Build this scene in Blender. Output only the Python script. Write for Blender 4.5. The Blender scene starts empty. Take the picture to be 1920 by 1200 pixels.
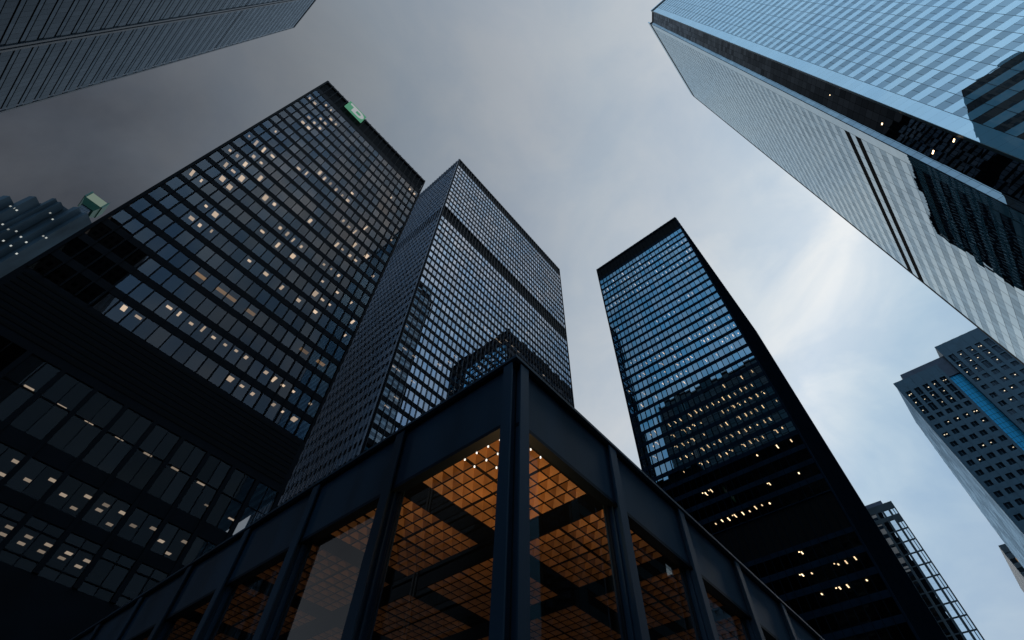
import bpy, math, random
from mathutils import Vector, Matrix
random.seed(7)
S = bpy.context.scene
COL = S.collection

# ------------------------------------------------------------------ camera
CAM_R = Vector((0.64817681, -0.76113678, 0.02318659))
CAM_U = Vector((-0.62673898, -0.51593571, 0.58395941))
CAM_F = Vector((0.4325102, 0.39304088, 0.81145166))
CAM_P = Vector((0.0, 0.0, 1.6))
FPX = 936.98                      # focal length in pixels of a 1920 wide picture
cd = bpy.data.cameras.new("camera")
cd.sensor_width = 36.0
cd.lens = FPX / 1920.0 * 36.0
cd.clip_start = 0.05
cd.clip_end = 6000.0
cam = bpy.data.objects.new("camera", cd)
COL.objects.link(cam)
cam.matrix_world = Matrix(((CAM_R.x, CAM_U.x, -CAM_F.x, CAM_P.x),
                           (CAM_R.y, CAM_U.y, -CAM_F.y, CAM_P.y),
                           (CAM_R.z, CAM_U.z, -CAM_F.z, CAM_P.z),
                           (0, 0, 0, 1)))
S.camera = cam

# ------------------------------------------------------------------ world: dusk sky, thin sky texture behind clouds
SUN_EL, SUN_AZ = math.radians(24), math.radians(1)     # azimuth measured from +X towards +Y
W = bpy.data.worlds.new("World")
S.world = W
W.use_nodes = True
nt = W.node_tree
nt.nodes.clear()
N = nt.nodes.new
L = nt.links.new
out = N("ShaderNodeOutputWorld")
sky = N("ShaderNodeTexSky")
sky.sky_type = 'NISHITA'
sky.sun_disc = False
sky.sun_elevation = SUN_EL
sky.sun_rotation = math.radians(90) - SUN_AZ
bg1 = N("ShaderNodeBackground"); bg1.inputs[1].default_value = 0.07
L(sky.outputs[0], bg1.inputs[0])
tc = N("ShaderNodeTexCoord")
dot = N("ShaderNodeVectorMath"); dot.operation = 'DOT_PRODUCT'
D0 = Vector((-0.30, 0.70, 0.65)).normalized()           # the darkest, most overcast quarter of the sky
dot.inputs[1].default_value = D0
L(tc.outputs['Generated'], dot.inputs[0])
# wisps bend the limits of the bands
nz = N("ShaderNodeTexNoise"); nz.inputs['Scale'].default_value = 2.6; nz.inputs['Detail'].default_value = 9
nz.inputs['Roughness'].default_value = 0.55; nz.inputs['Distortion'].default_value = 0.5
L(tc.outputs['Generated'], nz.inputs['Vector'])
ma = N("ShaderNodeMath"); ma.operation = 'MULTIPLY_ADD'; ma.inputs[1].default_value = 0.07; ma.inputs[2].default_value = -0.035
L(nz.outputs[0], ma.inputs[0])
ad = N("ShaderNodeMath"); ad.operation = 'ADD'
L(dot.outputs['Value'], ad.inputs[0]); L(ma.outputs[0], ad.inputs[1])
mp = N("ShaderNodeMapRange"); mp.inputs['From Min'].default_value = -1; mp.inputs['From Max'].default_value = 1
L(ad.outputs[0], mp.inputs['Value'])
cr = N("ShaderNodeValToRGB")
cr.color_ramp.interpolation = 'LINEAR'
STOPS = [(0.0, (.34, .44, .55)), (0.44, (.34, .46, .60)), (0.49, (.36, .50, .645)), (0.54, (.47, .60, .72)), (0.595, (.73, .785, .845)), (0.66, (.605, .67, .735)),
         (0.73, (.515, .565, .625)), (0.79, (.43, .482, .54)), (0.84, (.362, .402, .455)), (0.91, (.25, .285, .327)),
         (0.94, (.196, .22, .25)), (0.975, (.132, .146, .168)), (0.99, (.086, .094, .109)), (1.0, (.053, .058, .069))]
els = cr.color_ramp.elements
while len(els) < len(STOPS):
    els.new(0.5)
for e, (p, c) in zip(els, STOPS):
    e.position = p
    e.color = (*c, 1)
L(mp.outputs[0], cr.inputs[0])
# brighter and bluer patches between the clouds
nz2 = N("ShaderNodeTexNoise"); nz2.inputs['Scale'].default_value = 4.2; nz2.inputs['Detail'].default_value = 8
nz2.inputs['Roughness'].default_value = 0.58; nz2.inputs['Distortion'].default_value = 0.35
mpv = N("ShaderNodeMapping"); mpv.inputs['Location'].default_value = (3.1, 1.7, 0.4); mpv.inputs['Scale'].default_value = (1, 1, 1.3)
L(tc.outputs['Generated'], mpv.inputs[0]); L(mpv.outputs[0], nz2.inputs['Vector'])
cr2 = N("ShaderNodeValToRGB")
cr2.color_ramp.elements[0].position = 0.38; cr2.color_ramp.elements[0].color = (.915, .96, 1.0, 1)
cr2.color_ramp.elements[1].position = 0.64; cr2.color_ramp.elements[1].color = (1.085, 1.07, 1.045, 1)
L(nz2.outputs[0], cr2.inputs[0])
mul = N("ShaderNodeMixRGB"); mul.blend_type = 'MULTIPLY'; mul.inputs[0].default_value = 1.0
L(cr.outputs[0], mul.inputs[1]); L(cr2.outputs[0], mul.inputs[2])
# softer, better defined puffs in the bright quarter
nz3 = N("ShaderNodeTexNoise"); nz3.inputs['Scale'].default_value = 5.2; nz3.inputs['Detail'].default_value = 7
nz3.inputs['Roughness'].default_value = 0.52; nz3.inputs['Distortion'].default_value = 0.6
L(mpv.outputs[0], nz3.inputs['Vector'])
cr3 = N("ShaderNodeValToRGB")
cr3.color_ramp.elements[0].position = 0.44; cr3.color_ramp.elements[0].color = (.89, .935, .975, 1)
cr3.color_ramp.elements[1].position = 0.60; cr3.color_ramp.elements[1].color = (1.085, 1.065, 1.035, 1)
L(nz3.outputs[0], cr3.inputs[0])
mf = N("ShaderNodeMapRange"); mf.inputs['From Min'].default_value = 0.80; mf.inputs['From Max'].default_value = 0.64
L(mp.outputs[0], mf.inputs['Value'])
mul3 = N("ShaderNodeMixRGB"); mul3.blend_type = 'MULTIPLY'
L(mf.outputs[0], mul3.inputs[0]); L(mul.outputs[0], mul3.inputs[1]); L(cr3.outputs[0], mul3.inputs[2])
# unseen sky behind the viewer, added bluer and brighter to lift the reflections
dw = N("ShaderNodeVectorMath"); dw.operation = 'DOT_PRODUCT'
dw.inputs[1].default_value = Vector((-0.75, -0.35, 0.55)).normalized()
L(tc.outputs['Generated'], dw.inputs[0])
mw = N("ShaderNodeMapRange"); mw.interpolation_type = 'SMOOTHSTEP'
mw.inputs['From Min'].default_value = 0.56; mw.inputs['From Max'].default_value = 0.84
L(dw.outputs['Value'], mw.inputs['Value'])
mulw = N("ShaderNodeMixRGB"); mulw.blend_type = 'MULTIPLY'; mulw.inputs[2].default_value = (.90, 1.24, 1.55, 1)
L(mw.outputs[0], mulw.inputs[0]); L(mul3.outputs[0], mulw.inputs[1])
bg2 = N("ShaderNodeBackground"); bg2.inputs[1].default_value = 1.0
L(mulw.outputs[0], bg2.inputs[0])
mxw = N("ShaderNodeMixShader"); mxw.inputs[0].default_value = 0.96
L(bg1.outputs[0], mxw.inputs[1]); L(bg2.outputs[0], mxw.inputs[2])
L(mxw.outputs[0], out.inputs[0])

# ------------------------------------------------------------------ sun behind the clouds
sd = bpy.data.lights.new("sun", 'SUN')
sd.energy = 0.2
sd.angle = math.radians(20)
sd.color = (1.0, 0.97, 0.93)
sun = bpy.data.objects.new("sun", sd)
COL.objects.link(sun)
sdir = Vector((math.cos(SUN_EL) * math.cos(SUN_AZ), math.cos(SUN_EL) * math.sin(SUN_AZ), math.sin(SUN_EL)))
sun.rotation_euler = (-sdir).to_track_quat('-Z', 'Y').to_euler()

S.view_settings.view_transform = 'Standard'
S.view_settings.look = 'None'
S.view_settings.exposure = 0.0
S.view_settings.gamma = 1.0
S.view_settings.use_curve_mapping = False
S.render.engine = 'CYCLES'
cy = S.cycles
cy.max_bounces = 9
cy.glossy_bounces = 5
cy.transmission_bounces = 6
cy.transparent_max_bounces = 14
cy.diffuse_bounces = 3
cy.caustics_reflective = False
cy.caustics_refractive = False
cy.sample_clamp_indirect = 4.0
try:
    cy.use_denoising = True
    cy.denoiser = 'OPENIMAGEDENOISE'
except Exception:
    pass

# ------------------------------------------------------------------ materials
def new_mat(name):
    m = bpy.data.materials.new(name)
    m.use_nodes = True
    m.node_tree.nodes.clear()
    return m, m.node_tree

def matte(name, col, rough=0.5, var=0.25, scale=0.6, bump=0.0, spec=0.5, metal=0.0, stretch=(1, 1, 1)):
    """painted metal, stone or concrete with uneven tone"""
    m, t = new_mat(name)
    n = t.nodes.new
    o = n("ShaderNodeOutputMaterial"); b = n("ShaderNodeBsdfPrincipled")
    t.links.new(b.outputs[0], o.inputs[0])
    g = n("ShaderNodeNewGeometry")
    mp_ = n("ShaderNodeMapping"); mp_.inputs['Scale'].default_value = stretch
    t.links.new(g.outputs['Position'], mp_.inputs[0])
    z = n("ShaderNodeTexNoise"); z.inputs['Scale'].default_value = scale; z.inputs['Detail'].default_value = 6
    t.links.new(mp_.outputs[0], z.inputs['Vector'])
    r = n("ShaderNodeValToRGB")
    r.color_ramp.elements[0].position = 0.3; r.color_ramp.elements[1].position = 0.7
    r.color_ramp.elements[0].color = (*[c * (1 - var) for c in col], 1)
    r.color_ramp.elements[1].color = (*[c * (1 + var) for c in col], 1)
    t.links.new(z.outputs[0], r.inputs[0])
    t.links.new(r.outputs[0], b.inputs['Base Color'])
    rr = n("ShaderNodeMapRange"); rr.inputs['To Min'].default_value = max(0.02, rough - 0.08); rr.inputs['To Max'].default_value = min(1, rough + 0.08)
    t.links.new(z.outputs[0], rr.inputs['Value']); t.links.new(rr.outputs[0], b.inputs['Roughness'])
    b.inputs['Metallic'].default_value = metal
    b.inputs['Specular IOR Level'].default_value = spec
    if bump:
        z2 = n("ShaderNodeTexNoise"); z2.inputs['Scale'].default_value = scale * 9; z2.inputs['Detail'].default_value = 4
        t.links.new(mp_.outputs[0], z2.inputs['Vector'])
        bp = n("ShaderNodeBump"); bp.inputs['Strength'].default_value = bump; bp.inputs['Distance'].default_value = 0.05
        t.links.new(z2.outputs[0], bp.inputs['Height']); t.links.new(bp.outputs[0], b.inputs['Normal'])
    return m

def glass(name, ior=1.9, tint=(1, 1, 1), through=(.5, .5, .5), tilt=0.012, rough=0.0, wave=0.0, tone=0.25, base=None, tint2=None):
    """coated pane: mirror of the surroundings by Fresnel over a view into (or an opaque sheet of) what lies behind"""
    m, t = new_mat(name)
    n = t.nodes.new
    o = n("ShaderNodeOutputMaterial")
    g = n("ShaderNodeNewGeometry"); oi = n("ShaderNodeObjectInfo")
    a = n("ShaderNodeMath"); a.operation = 'ADD'
    t.links.new(g.outputs['Random Per Island'], a.inputs[0]); t.links.new(oi.outputs['Random'], a.inputs[1])
    m7 = n("ShaderNodeMath"); m7.operation = 'MULTIPLY'; m7.inputs[1].default_value = 97.3
    t.links.new(a.outputs[0], m7.inputs[0])
    w = n("ShaderNodeTexWhiteNoise"); w.noise_dimensions = '1D'
    t.links.new(m7.outputs[0], w.inputs['W'])
    s = n("ShaderNodeVectorMath"); s.operation = 'SUBTRACT'; s.inputs[1].default_value = (.5, .5, .5)
    t.links.new(w.outputs['Color'], s.inputs[0])
    sc = n("ShaderNodeVectorMath"); sc.operation = 'SCALE'; sc.inputs['Scale'].default_value = tilt
    t.links.new(s.outputs[0], sc.inputs[0])
    nd = n("ShaderNodeVectorMath"); nd.operation = 'ADD'
    t.links.new(g.outputs['Normal'], nd.inputs[0]); t.links.new(sc.outputs[0], nd.inputs[1])
    last = nd
    if wave:
        z = n("ShaderNodeTexNoise"); z.inputs['Scale'].default_value = 0.55; z.inputs['Detail'].default_value = 1
        t.links.new(g.outputs['Position'], z.inputs['Vector'])
        s2 = n("ShaderNodeVectorMath"); s2.operation = 'SUBTRACT'; s2.inputs[1].default_value = (.5, .5, .5)
        t.links.new(z.outputs['Color'], s2.inputs[0])
        c2 = n("ShaderNodeVectorMath"); c2.operation = 'SCALE'; c2.inputs['Scale'].default_value = wave
        t.links.new(s2.outputs[0], c2.inputs[0])
        n2 = n("ShaderNodeVectorMath"); n2.operation = 'ADD'
        t.links.new(last.outputs[0], n2.inputs[0]); t.links.new(c2.outputs[0], n2.inputs[1])
        last = n2
    no = n("ShaderNodeVectorMath"); no.operation = 'NORMALIZE'
    t.links.new(last.outputs[0], no.inputs[0])
    # Schlick reflectance of a coated pane
    r0 = ((ior - 1) / (ior + 1)) ** 2
    dn = n("ShaderNodeVectorMath"); dn.operation = 'DOT_PRODUCT'
    t.links.new(g.outputs['Incoming'], dn.inputs[0]); t.links.new(g.outputs['Normal'], dn.inputs[1])
    ab = n("ShaderNodeMath"); ab.operation = 'ABSOLUTE'; t.links.new(dn.outputs['Value'], ab.inputs[0])
    om = n("ShaderNodeMath"); om.operation = 'SUBTRACT'; om.inputs[0].default_value = 1.0; t.links.new(ab.outputs[0], om.inputs[1])
    pw = n("ShaderNodeMath"); pw.operation = 'POWER'; pw.inputs[1].default_value = 5.0; t.links.new(om.outputs[0], pw.inputs[0])
    fr = n("ShaderNodeMath"); fr.operation = 'MULTIPLY_ADD'; fr.inputs[1].default_value = 1 - r0; fr.inputs[2].default_value = r0
    t.links.new(pw.outputs[0], fr.inputs[0])
    gl = n("ShaderNodeBsdfGlossy"); gl.inputs['Roughness'].default_value = rough
    t.links.new(no.outputs[0], gl.inputs['Normal'])
    # every pane has a coating tone of its own
    mr = n("ShaderNodeMapRange"); mr.inputs['To Min'].default_value = 1 - tone; mr.inputs['To Max'].default_value = 1.0
    t.links.new(w.outputs['Value'], mr.inputs['Value'])
    tn = n("ShaderNodeVectorMath"); tn.operation = 'SCALE'; tn.inputs[0].default_value = tint
    if tint2:
        sp = n("ShaderNodeSeparateColor"); t.links.new(w.outputs['Color'], sp.inputs[0])
        zz = n("ShaderNodeTexNoise"); zz.inputs['Scale'].default_value = 0.11; zz.inputs['Detail'].default_value = 2
        t.links.new(g.outputs['Position'], zz.inputs['Vector'])
        av = n("ShaderNodeMath"); av.operation = 'MULTIPLY_ADD'; av.inputs[1].default_value = 0.35
        t.links.new(sp.outputs[1], av.inputs[0]); t.links.new(zz.outputs[0], av.inputs[2])
        m2 = n("ShaderNodeMapRange"); m2.inputs['From Min'].default_value = .50; m2.inputs['From Max'].default_value = .86
        t.links.new(av.outputs[0], m2.inputs['Value'])
        mc = n("ShaderNodeMixRGB"); mc.inputs[1].default_value = (*tint, 1); mc.inputs[2].default_value = (*tint2, 1)
        t.links.new(m2.outputs[0], mc.inputs[0]); t.links.new(mc.outputs[0], tn.inputs[0])
    t.links.new(mr.outputs[0], tn.inputs['Scale'])
    t.links.new(tn.outputs[0], gl.inputs['Color'])
    if base is None:
        tr = n("ShaderNodeBsdfTransparent"); tr.inputs[0].default_value = (*through, 1)
    else:
        tr = n("ShaderNodeBsdfDiffuse"); tr.inputs[0].default_value = (*base, 1)
    mx = n("ShaderNodeMixShader")
    t.links.new(fr.outputs[0], mx.inputs[0]); t.links.new(tr.outputs[0], mx.inputs[1]); t.links.new(gl.outputs[0], mx.inputs[2])
    t.links.new(mx.outputs[0], o.inputs[0])
    return m

def lamp(name, col, strength, vary=True):
    m, t = new_mat(name)
    o = t.nodes.new("ShaderNodeOutputMaterial"); e = t.nodes.new("ShaderNodeEmission")
    oi = t.nodes.new("ShaderNodeObjectInfo"); g = t.nodes.new("ShaderNodeNewGeometry")
    a = t.nodes.new("ShaderNodeMath"); a.operation = 'ADD'
    t.links.new(oi.outputs['Random'], a.inputs[0]); t.links.new(g.outputs['Random Per Island'], a.inputs[1])
    w = t.nodes.new("ShaderNodeTexWhiteNoise"); w.noise_dimensions = '1D'
    t.links.new(a.outputs[0], w.inputs['W'])
    mr = t.nodes.new("ShaderNodeMapRange"); mr.inputs['To Min'].default_value = strength * (0.45 if vary else 1); mr.inputs['To Max'].default_value = strength * (1.25 if vary else 1)
    t.links.new(w.outputs['Value'], mr.inputs['Value'])
    t.links.new(mr.outputs[0], e.inputs['Strength'])
    e.inputs[0].default_value = (*col, 1)
    t.links.new(e.outputs[0], o.inputs[0])
    m.cycles.emission_sampling = 'NONE'
    return m

M = {}
M['steel'] = matte("black painted steel", (.0028, .0048, .0075), .55, .3, .35, spec=.05)
M['steel_t3'] = matte("blue black painted steel", (.005, .015, .028), .6, .3, .35, spec=.02)
M['flange'] = matte("mullion steel", (.006, .010, .016), .42, .25, .4, spec=.2)
M['painted_sheen'] = matte("satin mullion steel", (.24, .26, .31), .35, .15, .4, spec=.6)  # paler colour paints in the sky's gleam on one face's mullions
M['flange_t3'] = matte("blue black mullion steel", (.0042, .010, .017), .7, .25, .4, spec=.0)
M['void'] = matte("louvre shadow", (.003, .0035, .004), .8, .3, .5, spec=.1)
M['ceil'] = matte("office ceiling", (.013, .013, .014), .9, .2, .4, spec=.1)
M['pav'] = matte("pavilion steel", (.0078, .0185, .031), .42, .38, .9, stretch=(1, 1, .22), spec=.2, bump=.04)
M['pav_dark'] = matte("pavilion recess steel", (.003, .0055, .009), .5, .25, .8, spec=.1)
M['coffer'] = matte("coffer oak", (.33, .158, .056), .55, .35, 1.6)
M['rim'] = matte("coffer rim", (.006, .004, .003), .7, .3, 2, spec=.1)
M['beam'] = matte("ceiling beam steel", (.0022, .003, .0042), .6, .3, 1, spec=.06)
M['floor'] = matte("hall floor granite", (.16, .14, .12), .35, .2, 1.2)
M['ground'] = matte("plaza granite", (.14, .145, .15), .6, .3, .25, bump=.1)
M['road'] = matte("asphalt", (.05, .05, .052), .8, .25, .8, bump=.2)
M['stone_a'] = matte("dark granite", (.068, .130, .170), .55, .14, .3, stretch=(1, 1, 1), spec=.35)
M['pent_a'] = matte("slate grey panel", (.10, .12, .155), .6, .12, .4, spec=.2)
M['stone_b'] = matte("charcoal concrete", (.055, .075, .085), .55, .2, .3)
M['pent_b'] = matte("mauve grey panel", (.14, .15, .2), .6, .15, .3)
M['stone_c'] = matte("blue grey concrete", (.07, .09, .11), .5, .15, .3)
M['stone_bay'] = matte("teal granite", (.036, .056, .070), .6, .45, .12, stretch=(1, 1, .3), spec=.06)
M['stone_w'] = matte("brown granite", (.028, .034, .04), .5, .2, .2)
M['green'] = matte("green enamel", (.012, .10, .055), .4, .15, .5)
M['g1'] = glass("bronze glass", 1.85, (.98, .90, .88), (.55, .5, .45), .014, tone=.30, tint2=(.50, .63, .78))
M['g2'] = glass("grey glass", 6.5, (.86, .90, 1), (.5, .48, .45), .010, tone=.30, tint2=(.60, .78, 1))
M['g3'] = glass("blue grey glass", 8.0, (.60, .82, .95), (.45, .42, .38), .012, tone=.22, tint2=(.30, .70, .95))
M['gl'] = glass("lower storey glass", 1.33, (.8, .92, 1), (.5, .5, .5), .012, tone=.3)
M['gp'] = glass("hall plate glass", 1.9, (1, 1, 1), (.82, .84, .84), .004, tone=.0)
M['fw'] = glass("white tower window", 3.9, (.74, .91, 1), (0, 0, 0), .004, wave=.004, tone=.22, base=(.004, .006, .008))
M['fp'] = glass("white glass panel", 6.6, (.86, .97, 1), (0, 0, 0), .004, wave=.004, tone=.07, base=(.17, .52, .70))
M['fn'] = glass("black notch glass", 1.5, (.7, .8, .9), (0, 0, 0), .01, tone=.5, base=(.004, .005, .006))
M['lp'] = glass("steel cladding panel", 1.45, (.72, .87, 1), (0, 0, 0), .006, rough=.25, wave=.01, tone=.14, base=(.006, .013, .02))
M['lw'] = glass("steel tower window", 1.5, (.7, .86, 1), (0, 0, 0), .008, rough=.08, tone=.2, base=(.025, .036, .045))
M['ga'] = glass("dark punched window", 1.45, (.7, .85, 1), (.35, .38, .4), .02, tone=.5)
M['gblue'] = glass("blue strip glass", 1.7, (.13, .62, 1.0), (0, 0, 0), .02, tone=.5, base=(.08, .62, 1.0))
M['gb'] = glass("mirror window", 14.0, (1, .98, .97), (0, 0, 0), .004, wave=.003, tone=.12, base=(.012, .014, .014))
M['side_a'] = glass("polished granite cladding", 1.6, (.27, .40, .52), (0, 0, 0), .03, rough=.36, tone=.35, base=(.04, .08, .13))
M['gw'] = glass("dark tower window", 1.6, (.7, .8, .9), (0, 0, 0), .01, base=(.008, .009, .01))
M['lcool'] = lamp("office light", (1, .80, .60), 1.15)
M['l3up'] = lamp("cool office tube", (1, .90, .80), 2.5)
M['ldim'] = lamp("distant office light", (.9, .95, .9), .5)
M['llow'] = lamp("lower storey light", (1, .78, .58), .55)
M['l3'] = lamp("office tube", (1, .72, .42), 4.4)
M['lglow'] = lamp("amber ceiling glow", (1, .62, .26), .30)
M['ldot'] = lamp("hall bulb", (1, .90, .78), 2.4)
M['lfar'] = lamp("far office light", (1, .84, .6), 1.6)
M['sgreen'] = lamp("backlit green sign", (.075, .24, .15), 1.0, False)
M['swhite'] = lamp("backlit white letters", (.36, .38, .40), 1.0, False)
M['smint'] = lamp("backlit mint panel", (.15, .20, .165), 1.0, False)
M['lamber'] = lamp("amber window", (1, .62, .3), .32)

# ------------------------------------------------------------------ mesh helpers
class MB:
    def __init__(s): s.v = []; s.f = []; s.m = []
    def quad(s, a, b, c, d, mi=0):
        i = len(s.v); s.v += [tuple(a), tuple(b), tuple(c), tuple(d)]; s.f.append((i, i + 1, i + 2, i + 3)); s.m.append(mi)
    def tri(s, a, b, c, mi=0):
        i = len(s.v); s.v += [tuple(a), tuple(b), tuple(c)]; s.f.append((i, i + 1, i + 2)); s.m.append(mi)
    def box(s, x0, x1, y0, y1, z0, z1, mi=0):
        i = len(s.v)
        s.v += [(x0, y0, z0), (x1, y0, z0), (x1, y1, z0), (x0, y1, z0), (x0, y0, z1), (x1, y0, z1), (x1, y1, z1), (x0, y1, z1)]
        for q in ((0, 3, 2, 1), (4, 5, 6, 7), (0, 1, 5, 4), (1, 2, 6, 5), (2, 3, 7, 6), (3, 0, 4, 7)):
            s.f.append(tuple(i + k for k in q)); s.m.append(mi)
    def prism(s, poly, z0, z1, mi=0):
        n = len(poly); i = len(s.v)
        s.v += [(x, y, z0) for x, y in poly] + [(x, y, z1) for x, y in poly]
        for k in range(n):
            j = (k + 1) % n
            s.f.append((i + k, i + j, i + n + j, i + n + k)); s.m.append(mi)
        s.f.append(tuple(i + n + k for k in range(n))); s.m.append(mi)
        s.f.append(tuple(i + k for k in reversed(range(n)))); s.m.append(mi)
    def mesh(s, name, mats):
        me = bpy.data.meshes.new(name)
        me.from_pydata(s.v, [], s.f)
        for m in (mats if isinstance(mats, (list, tuple)) else [mats]):
            me.materials.append(m)
        me.polygons.foreach_set('material_index', s.m)
        me.update()
        return me
    def build(s, name, mats, root=None):
        o = bpy.data.objects.new(name, s.mesh(name, mats))
        COL.objects.link(o)
        if root is not None:
            o.parent = root
            o.location = -root.location
        return o

def thing(name, label, cat, loc, group=None):
    o = bpy.data.objects.new(name, None)
    o.empty_display_size = 1
    COL.objects.link(o)
    o.location = loc
    o['label'] = label; o['category'] = cat
    if group: o['group'] = group
    return o

def place(name, me, root, pos):
    o = bpy.data.objects.new(name, me)
    COL.objects.link(o)
    o.parent = root
    o.location = Vector(pos) - root.location
    return o

# what stands where, for ranking repeated parts by how large they show
BOXES = {'pav': (4.64, 50, 4.07, 49, 0, 9), 't1': (-13.5, 20.7, 54, 100, 0, 138.8), 't2': (36.5, 110.3, 68.5, 105.3, 0, 225),
         't3': (100, 172, 7.5, 44.3, 0, 184), 'fcp': (55, 102, -77, -31, 0, 286), 'tl': (-90, -46, 9, 89, 0, 243),
         'a': (220, 312, -66, -27, 0, 168)}
def hidden(p, own):
    o = CAM_P; d = Vector(p) - o
    for k, (x0, x1, y0, y1, z0, z1) in BOXES.items():
        if k == own: continue
        t0, t1 = 0.0, 0.999
        ok = True
        for a, lo, hi in ((0, x0, x1), (1, y0, y1), (2, z0, z1)):
            if abs(d[a]) < 1e-9:
                if not lo <= o[a] <= hi: ok = False; break
                continue
            u, v = (lo - o[a]) / d[a], (hi - o[a]) / d[a]
            if u > v: u, v = v, u
            t0, t1 = max(t0, u), min(t1, v)
            if t0 > t1: ok = False; break
        if ok: return True
    return False
def proj(p):
    v = Vector(p) - CAM_P; z = CAM_F.dot(v)
    if z <= 0.1: return None
    return 960 + FPX * CAM_R.dot(v) / z, 600 - FPX * CAM_U.dot(v) / z
def shown(c, u, w, h, own, n):
    """picture area of an upright pane at c, width w along u, height h, or 0 when it cannot be seen"""
    if (CAM_P - c).dot(n) <= 0: return 0.0
    P = [proj(c + u * (w / 2) * a + Vector((0, 0, h / 2)) * b) for a, b in ((-1, -1), (1, -1), (1, 1), (-1, 1))]
    if None in P: return 0.0
    cx, cy_ = sum(p[0] for p in P) / 4, sum(p[1] for p in P) / 4
    if not (0 < cx < 1920 and 0 < cy_ < 1200): return 0.0
    ar = abs(sum(P[i][0] * P[(i + 1) % 4][1] - P[(i + 1) % 4][0] * P[i][1] for i in range(4))) / 2
    return 0.0 if ar < 2 or hidden(c, own) else ar

def panes(root, own, cells, mat, name, limit=100):
    """cells: (centre, normal, width, height). The largest in view become parts, the rest one part."""
    rk = []
    for i, (c, n, w, h) in enumerate(cells):
        u = Vector((-n.y, n.x, 0))
        rk.append((shown(c, u, w, h, own, n), i))
    rk.sort(reverse=True)
    cache = {}
    rest = MB()
    for k, (ar, i) in enumerate(rk):
        c, n, w, h = cells[i]
        u = Vector((-n.y, n.x, 0)) * (w / 2); z = Vector((0, 0, h / 2))
        if k < limit and ar > 0:
            key = (round(n.x, 3), round(n.y, 3), round(w, 3), round(h, 3))
            if key not in cache:
                mb = MB(); mb.quad(-u - z, u - z, u + z, -u + z)
                cache[key] = mb.mesh(name, mat)
            place(name, cache[key], root, c)
        else:
            rest.quad(c - u - z, c + u - z, c + u + z, c - u + z)
    if rest.f:
        o = rest.build(name, mat, root); o['kind'] = 'stuff'

def lamps(root, items, mat, name='ceiling_light', limit=100):
    """items: (x, y, z, sx, sy); thin boxes hung from the ceilings, the nearest ones as parts"""
    items = sorted(items, key=lambda p: (Vector(p[:3]) - CAM_P).length)
    cache = {}; rest = MB()
    for k, (x, y, z, sx, sy) in enumerate(items):
        if k < limit:
            key = (round(sx, 2), round(sy, 2))
            if key not in cache:
                mb = MB(); mb.box(-sx / 2, sx / 2, -sy / 2, sy / 2, -.05, .0); cache[key] = mb.mesh(name, mat)
            place(name, cache[key], root, (x, y, z))
        else:
            rest.box(x - sx / 2, x + sx / 2, y - sy / 2, y + sy / 2, z - .05, z)
    if rest.f:
        o = rest.build(name, mat, root); o['kind'] = 'stuff'

def cellset(txt):
    return [tuple(int(a) for a in t.split('.')) for t in txt.split()]

NX, NY, PX, PY = Vector((-1, 0, 0)), Vector((0, -1, 0)), Vector((1, 0, 0)), Vector((0, 1, 0))

# ------------------------------------------------------------------ ground
mb = MB(); mb.quad((-3000, -3000, 0), (3000, -3000, 0), (3000, 3000, 0), (-3000, 3000, 0))
o = mb.build('ground', M['ground']); o['kind'] = 'structure'
mb = MB(); mb.quad((-400, -24, .004), (600, -24, .004), (600, -8, .004), (-400, -8, .004))
o = mb.build('road', M['road']); o['kind'] = 'structure'

# ------------------------------------------------------------------ black steel and glass towers
def mullion_mesh(n, H, mat, d=.20, w=.085):
    mb = MB()
    if abs(n.y) > .5:
        s = n.y
        mb.box(-.022, .022, min(0, s * d), max(0, s * d), 0, H)
        mb.box(-w, w, min(s * d, s * (d + .035)), max(s * d, s * (d + .035)), 0, H)
    else:
        s = n.x
        mb.box(min(0, s * d), max(0, s * d), -.022, .022, 0, H)
        mb.box(min(s * d, s * (d + .035)), max(s * d, s * (d + .035)), -w, w, 0, H)
    return mb.mesh('mullion', mat)

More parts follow.
